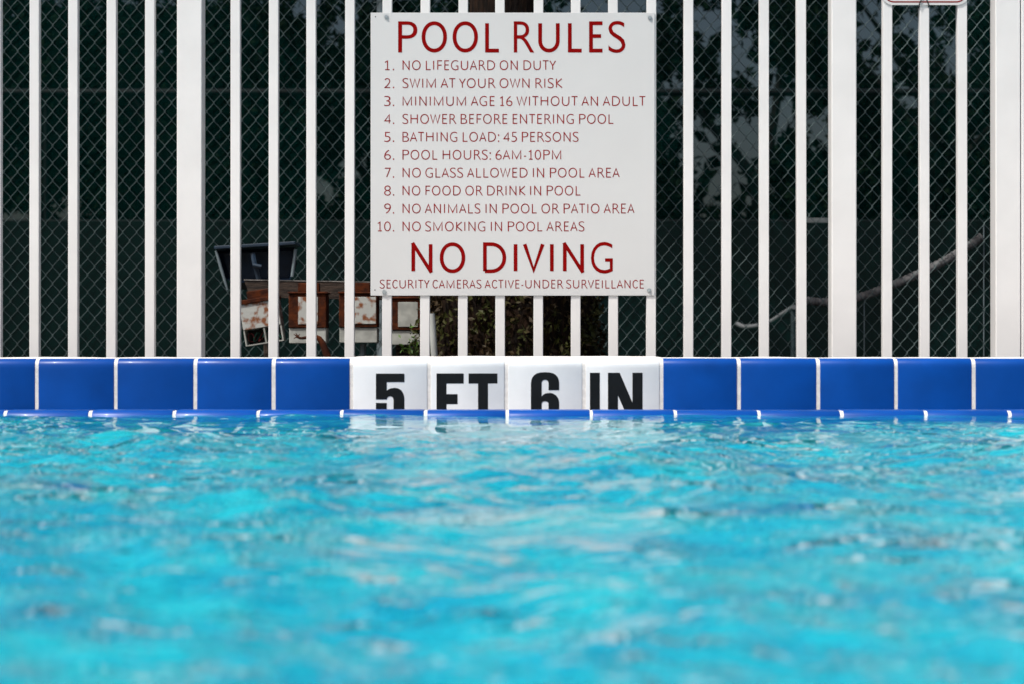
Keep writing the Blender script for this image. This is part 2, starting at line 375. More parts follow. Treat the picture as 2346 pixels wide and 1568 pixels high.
# depth marks
def cA(x, y): return (788.1 + x * .1875, 806.4 + y * .1875)
def cB(x, y): return (788.1 + x * .3281, 494.9 + y * .3281)
marks = [
 ('numeral', 0, cA, [[(390,267),(738,267),(738,370),(522,370),(522,475),(545,458),(575,446),(620,440),(660,447),(700,470),(725,510),(735,545),(738,580),(738,780),(725,840),(690,878),(630,893),(564,895),(498,893),(438,878),(403,840),(390,780),(390,625),(522,625),(522,775),(532,800),(563,810),(594,800),(605,775),(605,590),(600,565),(585,549),(563,543),(541,549),(527,565),(522,582),(390,582)]]),
 ('letter', 1, cA, [[(1130,265),(1462,265),(1462,388),(1252,388),(1252,518),(1388,518),(1388,640),(1252,640),(1252,895),(1130,895)]]),
 ('letter', 1, cA, [[(1522,265),(1875,265),(1875,388),(1760,388),(1760,895),(1638,895),(1638,388),(1522,388)]]),
 ('numeral', 2, cB, [[(1305,1170),(1308,1148),(1315,1128),(1328,1112),(1347,1100),(1372,1094),(1404,1092),(1436,1094),(1461,1100),(1480,1112),(1493,1128),(1500,1148),(1502,1170),(1502,1217),(1428,1217),(1428,1165),(1424,1154),(1415,1147),(1404,1145),(1393,1147),(1384,1154),(1380,1165),(1380,1262),(1390,1250),(1404,1242),(1420,1238),(1440,1236),(1462,1242),(1482,1255),(1496,1275),(1502,1300),(1502,1395),(1496,1430),(1475,1452),(1440,1461),(1404,1463),(1368,1461),(1333,1452),(1312,1430),(1305,1395)],
   [(1380,1312),(1383,1303),(1391,1297),(1404,1294),(1417,1297),(1425,1303),(1428,1312),(1428,1395),(1420,1408),(1404,1412),(1388,1408),(1380,1395)]]),
 ('letter', 3, cB, [[(1717,1096),(1786,1096),(1786,1460),(1717,1460)]]),
 ('letter', 3, cB, [[(1843,1096),(1925,1096),(2014,1304),(2014,1096),(2085,1096),(2085,1460),(2003,1460),(1913,1255),(1913,1460),(1843,1460)]]),
]
wt = [t for t in tb if t[2]]
def flat_poly(loops, y):
    pl = [[Vector((X(px, y), y, Z(py, y))) for px, py in lp] for lp in loops]
    tri = tessellate_polygon(pl); vs = [v for lp in pl for v in lp]
    k = MB(); k.add(vs, [tuple(t) for t in tri]); return k
for nm, ti, cf, loops in marks:
    k = flat_poly([[cf(*p) for p in lp] for lp in loops], YT - .0007)
    # give the glazed print a little body
    n0 = len(k.v)
    o = k.build(nm, M['black'])
    t = wt[ti][0]; bpy.context.view_layer.update(); o.parent = t; o.matrix_parent_inverse = t.matrix_world.inverted()

# deck with a slightly lumpy poured edge, falling away towards the fence
def deck():
    xs = np.arange(XA - 1.2, XB + 1.2, .02); prof = [(YT + .030, -.004), (YT + .034, .0004), (YT + .045, .0010), (YT + .075, .0016), (YT + .15, .0018), (YT + .3, .0014), (YT + .6, -.012), (YT + .9, -.03), (YT + 1.2, -.05), (YT + 1.22, -.08), (YT + 1.22, -.3)]
    vs = []
    ph = rng.uniform(0, 6.28, 12); ks = rng.uniform(3, 60, 12)
    for x in xs:
        w_ = sum(math.sin(k * x + p) for k, p in zip(ks, ph)) / 6
        up = .0022 if X(805, YT) < x < X(1518, YT) else 0
        for i, (y, z) in enumerate(prof):
            a = 1 if i in (1, 2, 3, 4, 5) else 0
            vs.append((x, y - (.004 * w_ if i in (1, 2) else 0), z + a * (.0009 * w_ + up + random.uniform(-.0003, .0003))))
    n = len(prof); k = MB()
    k.add(vs, [(i * n + j, i * n + j + 1, (i + 1) * n + j + 1, (i + 1) * n + j) for i in range(len(xs) - 1) for j in range(n - 1)], True)
    for (a, b_, c, d_) in ((XA - 1.2, XA, YB - 1.2, YT + .031), (XB, XB + 1.2, YB - 1.2, YT + .031), (XA, XB, YB - 1.2, YB)):
        k.box(a, b_, c, d_, -.30, -.002)
    return tag(k.build('pool_deck', M['deck']), kind='structure')
deck()
k = MB()
def ground():
    g = MB(); zg = -.25
    xs = [-400, -60, XA - 1.1, XB + 1.1, 60, 400]; ys = [-300, YB - 1.1, YT + 1.2, 8.3, 60, 700]
    vs = [(x, y, zg) for y in ys for x in xs]; n = len(xs); fs = []
    for j in range(len(ys) - 1):
        for i in range(n - 1):
            if i == 2 and j == 1: continue
            fs.append((j * n + i, j * n + i + 1, (j + 1) * n + i + 1, (j + 1) * n + i))
    g.add(vs, fs); return tag(g.build('ground', M['soil'], fix=False), kind='structure')
ground()
k = MB(); k.add([(-16, 8.6, -.245), (16, 8.6, -.245), (16, 24.6, -.245), (-16, 24.6, -.245)], [(0, 1, 2, 3)])
tag(k.build('tennis_court', M['court'], fix=False), kind='structure')

# ------------------------------------------------------------------ PICKET FENCE
YF = 5.80
fence = empty('picket_fence', (0, YF, -.25)); tag(fence, 'white powder coated metal picket fence standing behind the pool deck', 'fence')
pk = [78, 166.5, 254, 343, 539, 625.5, 713, 800, 886, 973, 1060, 1146, 1233, 1319, 1405.5, 1491.5, 1577.5, 1664.5, 1751, 1837.5, 2033, 2119.5, 2206]
posts = [435, 1932.5]
p = 343; 
for i in range(5, 17): pk.insert(0, 343 - 88 * (i - 1))
posts.insert(0, pk[0] - 98)
for i in range(1, 9): pk.append(2500 + 87 * (i - 1) + 40)
pw, ph_ = .0255, 1.32
k = MB(); k.box(-pw / 2, pw / 2, 0, pw, .10, ph_ + .20, bev=.0012)
pm = k.mesh('picket'); pm.materials.append(M['white_paint'])
for px in pk:
    o = bpy.data.objects.new('picket', pm); col.objects.link(o); o.parent = fence; o.location = (X(px, YF), 0, 0)
    o.rotation_euler = (0, R(random.uniform(-.08, .08)), 0)
k = MB(); pw2 = .0668; k.box(-pw2 / 2, pw2 / 2, -.012, pw2 - .012, 0, ph_ + .28, bev=.0022)
pom = k.mesh('post'); pom.materials.append(M['white_paint'])
k = MB(); k.box(-pw2 / 2 - .003, pw2 / 2 + .003, -.015, pw2 - .009, ph_ + .281, ph_ + .296, bev=.003)
cm = k.mesh('post_cap'); cm.materials.append(M['white_paint'])
for px in posts + [2307.5, 2307.5 + 58]:
    o = bpy.data.objects.new('post', pom); col.objects.link(o); o.parent = fence; o.location = (X(px, YF) + (.0015 if px > 2350 else 0), 0, 0)
    c = bpy.data.objects.new('post_cap', cm); col.objects.link(c); c.parent = o
for z in (.13, ph_ + .06):
    k = MB(); k.box(X(pk[0], YF) - .1, X(pk[-1], YF) + .06, pw + .001, pw + .031, z, z + .035, bev=.001)
    o = k.build('rail', M['white_paint'], fence)

# ------------------------------------------------------------------ LETTERING
def arc(cx, cy, rx, ry, a0, a1, n=14, e=2.08):
    out = []
    for i in range(n + 1):
        a = R(a0 + (a1 - a0) * i / n); c, s_ = math.cos(a), math.sin(a)
        out.append((cx + rx * math.copysign(abs(c) ** (2 / e), c), cy + ry * math.copysign(abs(s_) ** (2 / e), s_)))
    return out
def spl(p, n=5):
    p = [Vector(q) for q in p]; out = []
    q = [p[0] * 2 - p[1]] + p + [p[-1] * 2 - p[-2]]
    for i in range(1, len(q) - 2):
        for j in range(n):
            t = j / n; a, b_, c, d = q[i - 1:i + 3]
            out.append(tuple(.5 * ((2 * b_) + (c - a) * t + (2 * a - 5 * b_ + 4 * c - d) * t * t + (3 * b_ - a - 3 * c + d) * t ** 3)))
    return out + [tuple(p[-1])]
Sg = spl([(.93, .90), (.72, .985), (.5, 1), (.24, .95), (.07, .80), (.10, .655), (.30, .555), (.58, .465), (.86, .36), (.99, .22), (.88, .075), (.62, .003), (.32, .01), (.02, .095)])
G = {
 'A': (.64, [[(0, 0), (.5, 1), (1, 0)], [(.17, .33), (.83, .33)]], .02, .02),
 'B': (.56, [[(0, 0), (0, 1), (.5, 1), (.82, .93), (.92, .76), (.8, .59), (.5, .53), (0, .53)], [(.5, .53), (.85, .46), (1, .27), (.85, .07), (.5, 0), (0, 0)]], .12, .05),
 'C': (.57, [arc(.56, .5, .56, .5, 42, 318, 22)], .07, .03),
 'D': (.68, [[(0, 0), (0, 1), (.32, 1)] + arc(.32, .5, .68, .5, 80, -80, 16) + [(.32, 0), (0, 0)]], .12, .07),
 'E': (.46, [[(1, 1), (0, 1), (0, 0), (1, 0)], [(0, .53), (.88, .53)]], .12, .05),
 'F': (.47, [[(1, 1), (0, 1), (0, 0)], [(0, .5), (.88, .5)]], .12, .02),
 'G': (.63, [arc(.56, .5, .56, .5, 48, 285, 20) + [(.90, .045), (1, .10), (1, .48), (.55, .48)]], .07, .10),
 'H': (.65, [[(0, 0), (0, 1)], [(1, 0), (1, 1)], [(0, .53), (1, .53)]], .12, .12),
 'I': (.0, [[(.5, 0), (.5, 1)]], .13, .13),
 'K': (.56, [[(0, 0), (0, 1)], [(.95, 1), (.02, .5), (1, 0)]], .12, .01),
 'L': (.47, [[(0, 1), (0, 0), (1, 0)]], .12, .03),
 'M': (.80, [[(0, 0), (0, 1), (.5, .06), (1, 1), (1, 0)]], .12, .12),
 'N': (.62, [[(0, 0), (0, 1)], [(1, 0), (1, 1)], [(-.05, 1.06), (1.05, -.06)]], .12, .12),
 'O': (.75, [arc(.5, .5, .5, .5, 0, 360, 40)[:-1]], .075, .075),
 'P': (.56, [[(0, 0), (0, 1), (.42, 1)] + arc(.42, .725, .58, .275, 70, -70, 10) + [(.42, .45), (0, .45)]], .12, .04),
 'R': (.60, [[(0, 0), (0, 1), (.42, 1)] + arc(.40, .74, .50, .26, 70, -70, 10) + [(.40, .48), (0, .48)], [(.45, .48), (.58, .42), (.68, .30), (1, 0)]], .12, .0),
 'S': (.50, [Sg], .06, .06),
 'T': (.60, [[(0, 1), (1, 1)], [(.5, 1), (.5, 0)]], .01, .01),
 'U': (.64, [[(0, 1), (0, .36)] + arc(.5, .36, .5, .36, 180, 360, 14)[1:-1] + [(1, .36), (1, 1)]], .11, .11),
 'V': (.64, [[(0, 1), (.5, 0), (1, 1)]], .01, .01),
 'W': (.90, [[(0, 1), (.25, 0), (.5, 1), (.75, 0), (1, 1)]], .02, .02),
 'Y': (.58, [[(0, 1), (.5, .45), (1, 1)], [(.5, .47), (.5, 0)]], .0, .0),
 '0': (.55, [arc(.5, .5, .5, .5, 0, 360, 32)[:-1]], .06, .06),
 '1': (.42, [[(.02, .82), (.55, 1), (.55, 0)], [(.05, 0), (1, 0)]], .08, .06),
 '2': (.50, [spl([(.03, .86), (.25, .98), (.5, 1), (.82, .92), (.93, .72), (.8, .5), (.4, .2), (.02, 0)]) + [(1, 0)]], .07, .06),
 '3': (.48, [spl([(.03, .93), (.3, 1), (.55, 1), (.88, .88), (.9, .7), (.7, .56), (.35, .52)]), spl([(.35, .52), (.75, .47), (.98, .27), (.85, .07), (.5, 0), (.2, 0), (0, .06)])], .07, .06),
 '4': (.58, [[(.76, 0), (.76, 1), (0, .28), (1, .28)]], .04, .04),
 '5': (.47, [[(.9, 1), (.12, 1), (.08, .57)] + spl([(.08, .57), (.4, .6), (.75, .55), (1, .32), (.85, .08), (.5, 0), (0, .06)])], .08, .06),
 '6': (.53, [spl([(.9, .97), (.6, 1), (.3, .9), (.06, .6), (.0, .33), (.15, .07), (.5, 0), (.85, .07), (1, .32), (.85, .54), (.52, .6), (.2, .52), (.02, .35)])], .07, .06),
 '7': (.50, [[(0, 1), (1, 1), (.35, 0)]], .06, .05),
 '8': (.53, [arc(.5, .765, .42, .235, 0, 360, 20)[:-1], arc(.5, .265, .5, .265, 0, 360, 20)[:-1]], .06, .06),
 '9': (.53, [spl([(.1, .03), (.4, 0), (.7, .1), (.94, .4), (1, .67), (.85, .93), (.5, 1), (.15, .93), (0, .68), (.15, .46), (.48, .4), (.8, .48), (.98, .65)])], .07, .06),
 '.': (.0, [[(.5, -.085), (.5, .09)]], .10, .06),
 ':': (.0, [[(.5, -.085), (.5, .09)], [(.5, .60), (.5, .775)]], .10, .08),
 '-': (.28, [[(0, .34), (1, .34)]], .05, .05),
}
CL = {'O', '0', '8'}
def ribbon(pts, hw, closed):
    p = [Vector(q) for q in pts]; n = len(p); L = []; Rr = []
    for i in range(n):
        a = p[(i - 1) % n] if (closed or i) else None; c = p[(i + 1) % n] if (closed or i < n - 1) else None
        d1 = (p[i] - a).normalized() if a is not None else None; d2 = (c - p[i]).normalized() if c is not None else None
        if d1 is None: d1 = d2
        if d2 is None: d2 = d1
        n1 = Vector((-d1.y, d1.x)); n2 = Vector((-d2.y, d2.x)); m_ = (n1 + n2)
        m_ = m_.normalized() if m_.length > 1e-4 else n1
        s_ = min(1 / max(m_.dot(n1), .2), 2.3)
        L.append(p[i] + m_ * hw * s_); Rr.append(p[i] - m_ * hw * s_)
    fs = [(i, (i + 1) % n, n + (i + 1) % n, n + i) for i in range(n if closed else n - 1)]
    return L + Rr, fs
GC = {}
def builtin_glyph(ch, t):
    """outline of one letter from Blender's own built-in font, thinned to stem/cap ratio t"""
    key = (ch, round(t, 3))
    if key not in GC:
        e = (.098 - .682 * t) / (2 - 2 * t)
        cu = bpy.data.curves.new('g', 'FONT'); cu.body = ch; cu.offset = -e; cu.resolution_u = 5
        o = bpy.data.objects.new('g', cu); col.objects.link(o); bpy.context.view_layer.update()
        dg = bpy.context.evaluated_depsgraph_get(); me = bpy.data.meshes.new_from_object(o.evaluated_get(dg))
        v = [(q.co.x, q.co.y) for q in me.vertices]; f = [tuple(p.vertices) for p in me.polygons]
        x0 = min(a for a, b_ in v); x1 = max(a for a, b_ in v); c = .682 - 2 * e
        GC[key] = ([((a - x0) / (x1 - x0), (b_ - e) / c) for a, b_ in v], f)
        bpy.data.objects.remove(o); bpy.data.curves.remove(cu); bpy.data.meshes.remove(me)
    return GC[key]
def text(s, x0, x1, base, cap, sw, name, m, y, parent, space=.27):
    """one line of print between picture columns x0..x1, baseline row base, cap height cap, stroke sw"""
    hw = sw / 2 / cap; segs = []; blt = []; cx = 0; last = 0; first = None
    for ch in s:
        if ch == ' ': cx += space; continue
        wd, st, lb, rb = G[ch]; wd = max(wd, 2 * hw)
        cx += lb
        if first is None: first = cx
        if ch in 'SGRPB35689':
            gv, gf = builtin_glyph(ch, 2 * hw * 1.04); blt.append(([(cx + a * wd, b_) for a, b_ in gv], gf)); st = []
        for si, q in enumerate(st):
            segs.append(([(cx + hw + a * (wd - 2 * hw), hw + b_ * (1 - 2 * hw)) for a, b_ in q], ch in CL, si, ch in '.:'))
        cx += wd; last = cx; cx += rb
    sx = (x1 - x0) / (last - first); k = MB()
    for pts, cl, si, dot in segs:
        pts = [(x0 + (a - first) * sx, b_ * cap) for a, b_ in pts]
        vs, fs = ribbon(pts, sw / 2 * (1.25 if dot else 1), cl)
        vs = [Vector((v.x, min(max(v.y, -.012 * cap), 1.012 * cap))) for v in vs]
        # horizontal end caps trimmed square: extend thin strokes to the cap line
        yy = y - .00006 * si
        k.add([(X(v.x, YS), yy, Z(base - v.y, YS)) for v in vs], fs)
    for gv, gf in blt:
        k.add([(X(x0 + (a - first) * sx, YS), y, Z(base - b_ * cap, YS)) for a, b_ in gv], gf)
    o = k.build(name, m, fix=False); return child(o, parent)

YS = YF - .0035
sign = empty('pool_rules_sign', (X(1174, YS), YS, Z(678, YS))); tag(sign, 'large square white sign with red POOL RULES and NO DIVING print', 'sign')
k = MB(); k.box(X(849, YS), X(1500, YS), YS, YS + .003, Z(678, YS), Z(29, YS), bev=.0006)
child(k.build('panel', M['sign']), sign)
yt = YS - .0004
text('POOL', 912, 1148, 120.5, 71.5, 8.8, 'heading_word', M['red'], yt, sign)
text('RULES', 1177, 1433, 120.5, 71.5, 8.8, 'heading_word', M['red'], yt, sign)
text('NO', 942, 1066.5, 626.5, 71, 8.6, 'heading_word', M['red'], yt, sign)
text('DIVING', 1106, 1404, 626.5, 71, 8.6, 'heading_word', M['red'], yt, sign)
rules = [('NO LIFEGUARD ON DUTY', 1274), ('SWIM AT YOUR OWN RISK', 1289), ('MINIMUM AGE 16 WITHOUT AN ADULT', 1480), ('SHOWER BEFORE ENTERING POOL', 1406.5), ('BATHING LOAD: 45 PERSONS', 1325.5), ('POOL HOURS: 6AM-10PM', 1286), ('NO GLASS ALLOWED IN POOL AREA', 1420), ('NO FOOD OR DRINK IN POOL', 1331), ('NO ANIMALS IN POOL OR PATIO AREA', 1454), ('NO SMOKING IN POOL AREAS', 1339)]
for i, (t_, xe) in enumerate(rules):
    bl = 160.9 + i * 41.05; 
    text(t_, 922, xe, bl, 22.6, 2.25, 'rule_line', M['red_thin'], yt, sign, space=.24)
    text('%d.' % (i + 1), 864 if i == 9 else 880, 903, bl, 22.6, 2.25, 'rule_number', M['red_thin'], yt, sign)
text('SECURITY CAMERAS ACTIVE-UNDER SURVEILLANCE', 870, 1476, 661.5, 20, 2.05, 'notice_line', M['red_thin'], yt, sign, space=.22)
for (px, py) in ((885, 39), (1489, 41), (880, 669.5), (1487, 666)):
    k = MB(); c = P(px, py, YS)
    k.tube([(c.x, YS + .001, c.z), (c.x, YS - .0025, c.z)], .0058, 6, smooth=False)
    k.tube([(c.x, YS - .0025, c.z), (c.x, YS - .0042, c.z)], .0036, 10)
    child(k.build('bolt', M['zinc']), sign)
for (px, py) in ((860, 38.5), (859, 665)):
    k = MB(); c = P(px, py, YS); k.tube([(c.x, YS + .001, c.z), (c.x, YS - .0003, c.z)], .0017, 8)
    child(k.build('screw_hole', M['black']), sign)

# small sign, only its lower edge in the picture
ss = empty('small_sign', (X(2120, YS), YS, Z(12, YS))); tag(ss, 'small white sign with red border line tied to pickets at upper right', 'sign')
def rrect(x0, x1, z0, z1, r, n=8):
    out = []
    for cx, cz, a in ((x1 - r, z1 - r, 0), (x0 + r, z1 - r, 90), (x0 + r, z0 + r, 180), (x1 - r, z0 + r, 270)):
        out += [(cx + r * math.cos(R(a + 90 * i / n)), cz + r * math.sin(R(a + 90 * i / n))) for i in range(n + 1)]
    return out
sx0, sx1, sz0, sz1 = X(2018, YS), X(2222, YS), Z(11.5, YS), Z(11.5, YS) + .36
o1 = rrect(sx0, sx1, sz0, sz1, .034); n = len(o1); k = MB()
k.add([(x, YS, z) for x, z in o1] + [(x, YS + .002, z) for x, z in o1], [tuple(range(n)), tuple(range(n, 2 * n))[::-1]] + [(i, (i + 1) % n, n + (i + 1) % n, n + i) for i in range(n)])
child(k.build('panel', M['sign']), ss)
i1 = rrect(sx0 + .0075, sx1 - .0075, sz0 + .0065, sz1 - .0065, .028); i2 = rrect(sx0 + .011, sx1 - .011, sz0 + .0100, sz1 - .0100, .0245)
k = MB(); k.add([(x, YS - .0004, z) for x, z in i1] + [(x, YS - .0004, z) for x, z in i2], [(i, (i + 1) % n, n + (i + 1) % n, n + i) for i in range(n)])
child(k.build('border_line', M['red']), ss)
for (pa, pb, lb) in (((2116, -14), (2106, 15), 'left'), ((2117, -14), (2128, 15), 'right')):
    k = MB(); a = P(*pa, YS); b_ = P(*pb, YS); s_ = 1 if lb == 'right' else -1
    k.tube([(a.x, YS - .003, a.z), (b_.x, YS - .003, b_.z + .004), (b_.x, YS + .002, b_.z - .001), (b_.x - s_ * -.001, YF + .02, b_.z - .004)], .0016, 6)
    o = k.build('cable_tie', M['tie']); r_ = o; tag(r_, 'black cable tie slanting to the %s under the small sign edge' % lb, 'cable tie', 'cable ties holding the small sign')

# ------------------------------------------------------------------ CHAIN LINK FENCE
YC = 8.0
cl = empty('chain_link_fence', (0, YC, -.25)); tag(cl, 'galvanised chain link court fence seen between the white pickets', 'fence')
def chain():
    wst, vp = .0259, .0638; x0, x1, z0, z1 = -3.9, 3.9, -.22, 2.95; r = .0014
    k_i = np.arange(int((z1 - z0) / (vp / 2)) + 1); zz = z0 + k_i * vp / 2
    allv = []; allf = []; b0 = 0; nx = int((x1 - x0) / wst)
    for i in range(nx):
        xl = x0 + i * wst; par = (k_i + i) % 2
        jit = rng.normal(0, .0006, len(zz))
        xx = xl + np.where(par == 0, -.0022, wst + .0022) + jit
        # each straight run is its own 4-sided rod; the front and back runs cross in depth
        for s in range(len(zz) - 1):
            a = np.array([xx[s], 0, zz[s]]); b_ = np.array([xx[s + 1], 0, zz[s + 1]])
            up = xx[s + 1] > xx[s]
            y = YC + (-.0022 if up else .0022)
            a[1] = b_[1] = y
            d = b_ - a; d /= np.linalg.norm(d); sd = np.array([-d[2], 0, d[0]]); fw = np.array([0, 1., 0])
            c = [sd * r, fw * r, -sd * r, -fw * r]
            allv += [a + q for q in c] + [b_ + q for q in c]
            allf += [(b0 + q, b0 + (q + 1) % 4, b0 + 4 + (q + 1) % 4, b0 + 4 + q) for q in range(4)]; b0 += 8
    me = bpy.data.meshes.new('wire_mesh'); me.from_pydata(np.array(allv).tolist(), [], allf); me.polygons.foreach_set('use_smooth', [True] * len(allf)); me.update()
    me.materials.append(M['galv']); o = bpy.data.objects.new('wire_mesh', me); col.objects.link(o); child(o, cl); o['kind'] = 'stuff'
chain()
for px in (878, 878 - 1900, 878 + 1900, 878 - 3800, 878 + 3800):
    k = MB(); x = X(px, YC + .035); k.tube([(x, YC + .033, -.25), (x, YC + .033, 3.0)], .0245, 16)
    pst = child(k.build('post', M['galvpost']), cl)
    if px == 878:
        for z in (Z(4, YC), 2.0, .7):
            k = MB(); k.tube([(x - .034, YC - .004, z - .004), (x - .015, YC - .006, z - .001), (x + .028, YC - .005, z + .006), (x + .03, YC + .04, z + .004)], .0016, 6)
            child(k.build('tie_wire', M['galv']), cl)
k = MB(); k.tube([(-7, YC + .033, 3.02), (7, YC + .033, 3.02)], .021, 12); child(k.build('top_rail', M['galvpost']), cl)
# windscreen cloth hung on the back of the fence
k = MB(); nx, nz = 120, 8; vs = []
for j in range(nz + 1):
    for i in range(nx + 1):
        x = -7 + 14 * i / nx; vs.append((x, YC + .075 + .008 * math.sin(x * 5.1) + .004 * math.sin(x * 17), -.2 + 3.15 * j / nz))
k.add(vs, [(j * (nx + 1) + i, j * (nx + 1) + i + 1, (j + 1) * (nx + 1) + i + 1, (j + 1) * (nx + 1) + i) for j in range(nz) for i in range(nx)], True)
tag(k.build('windscreen', M['screen'], fix=False), 'dark green mesh windscreen cloth hung behind the chain link', 'windscreen')

# ------------------------------------------------------------------ BETWEEN THE FENCES
D = 7.0
def leaves(k, pts, size, flat=.0, rs=random):
    for p_ in pts:
        n = Vector((rs.gauss(0, 1), rs.gauss(0, 1), rs.gauss(0, 1) + flat)).normalized()
        a = n.orthogonal().normalized(); a = Matrix.Rotation(rs.uniform(0, 6.28), 3, n) @ a; b_ = n.cross(a)
        s_ = size * rs.uniform(.6, 1.35); p_ = Vector(p_)
        k.add([p_ - a * s_, p_ + b_ * s_ * .45 + n * s_ * .12, p_ + a * s_, p_ - b_ * s_ * .45 + n * s_ * .12], [(0, 1, 2, 3)])
# ivy clad tree whose trunk passes behind the sign
tx, ty = X(1145, 6.9), 6.95
tree = empty('shade_tree', (tx, ty, -.25)); tag(tree, 'old tree with dark trunk and ivy covered base standing right behind the rules sign', 'tree')
k = MB(); prof = [(-.25, .24), (.1, .22), (.4, .16), (.8, .118), (1.4, .105), (2.2, .10), (2.9, .085)]
pts = [(tx + .02 * math.sin(z * 2), ty + .015 * math.cos(z * 2), z) for z, r in prof]
k.tube(pts, [r for z, r in prof], 22); tr = child(k.build('trunk', M['bark']), tree)
k = MB()
for i in range(11):
    a = i * 2.4; L = random.uniform(.9, 1.5); st_ = Vector((tx, ty, 2.2 + .06 * i))
    e_ = Vector((tx - .75 + math.cos(a) * L, ty + .45 + math.sin(a) * .75, 3.1 + random.uniform(0, .9)))
    k.tube([st_, (st_ + e_) / 2 + Vector((0, 0, .12)), e_], [.045, .03, .012], 7)
child(k.build('branch', M['bark']), tree)
k = MB(); pts = []
cl_c = [Vector((tx - .95 + random.uniform(-1.25, 1.25), ty + .75 + random.uniform(-.85, 1.3), 3.55 + random.uniform(-.6, 1.2))) for i in range(60)]
for c in cl_c:
    for j in range(95):
        pts.append(c + Vector((random.gauss(0, .17), random.gauss(0, .17), random.gauss(0, .12))))
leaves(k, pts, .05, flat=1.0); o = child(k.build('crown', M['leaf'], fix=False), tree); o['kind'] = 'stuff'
# ivy mantle
k = MB(); n = 30
def mant(z): return .285 - .06 * max(0, (z + .25)) ** 1.1 - (.16 * max(0, z - .32) / .35 if z > .32 else 0)
k2 = []; ivx = X(1162, 6.8)
rings_ = [(-.25, 0), (-.1, 0), (.05, 0), (.2, 0), (.35, 0), (.5, 0), (.65, 0), (.8, 0)]
vs = []
for z, _ in rings_:
    for i in range(n):
        a = 2 * math.pi * i / n; r = mant(z) * (1 + .08 * math.sin(3 * a + z * 9) + .05 * math.sin(7 * a - z * 13)); vs.append((ivx + r * math.cos(a), 6.93 + r * math.sin(a), z))
k.add(vs, [(j * n + i, j * n + (i + 1) % n, (j + 1) * n + (i + 1) % n, (j + 1) * n + i) for j in range(len(rings_) - 1) for i in range(n)], True)
child(k.build('root_mass', M['bark']), tree)
k = MB(); pts = []
for i in range(11000):
    z = random.uniform(-.25, .78); a = random.uniform(0, 6.28); r = mant(z) * (1 + .08 * math.sin(3 * a + z * 9) + .05 * math.sin(7 * a - z * 13)) + random.uniform(-.004, .03)
    pts.append((ivx + r * math.cos(a), 6.93 + r * math.sin(a), z))
leaves(k, pts, .0125); o = child(k.build('ivy', M['ivy'], fix=False), tree); o['kind'] = 'stuff'

# the weathered plank with four rusty boxes hung below it
def hb(cx): return 458.2 + cx * .2344
def vb(cy): return 531.5 + cy * .2344
plank = empty('hanging_plank', (X(760, 7.12), 7.12, Z(683, 7.12))); tag(plank, 'dark weathered wooden plank carrying the rusty boxes left of the tree', 'plank')
dp = 7.12
k = MB(); a0, a1 = X(559, dp), X(965, dp)
k.add([(a0, dp, Z(643, dp)), (a1, dp, Z(650, dp)), (a1, dp, Z(690, dp)), (a0 + .02, dp, Z(681, dp)), (a0, dp + .045, Z(643, dp)), (a1, dp + .045, Z(650, dp)), (a1, dp + .045, Z(690, dp)), (a0 + .02, dp + .045, Z(681, dp))],
      [(0, 1, 2, 3), (4, 7, 6, 5), (0, 4, 5, 1), (3, 2, 6, 7), (0, 3, 7, 4), (1, 5, 6, 2)])
child(k.build('board', M['oldwood']), plank)
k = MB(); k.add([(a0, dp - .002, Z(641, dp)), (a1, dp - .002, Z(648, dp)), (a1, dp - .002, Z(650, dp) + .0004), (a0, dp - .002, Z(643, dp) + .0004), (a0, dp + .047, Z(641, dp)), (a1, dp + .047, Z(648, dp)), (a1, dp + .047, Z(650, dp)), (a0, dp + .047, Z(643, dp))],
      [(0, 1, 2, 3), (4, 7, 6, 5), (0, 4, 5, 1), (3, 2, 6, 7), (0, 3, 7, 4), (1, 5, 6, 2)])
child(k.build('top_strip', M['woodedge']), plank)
for px in (600, 905):
    k = MB(); k.box(X(px, dp), X(px, dp) + .05, dp + .048, dp + .09, -.25, Z(655, dp), bev=.003)
    child(k.build('support_post', M['oldwood']), plank)

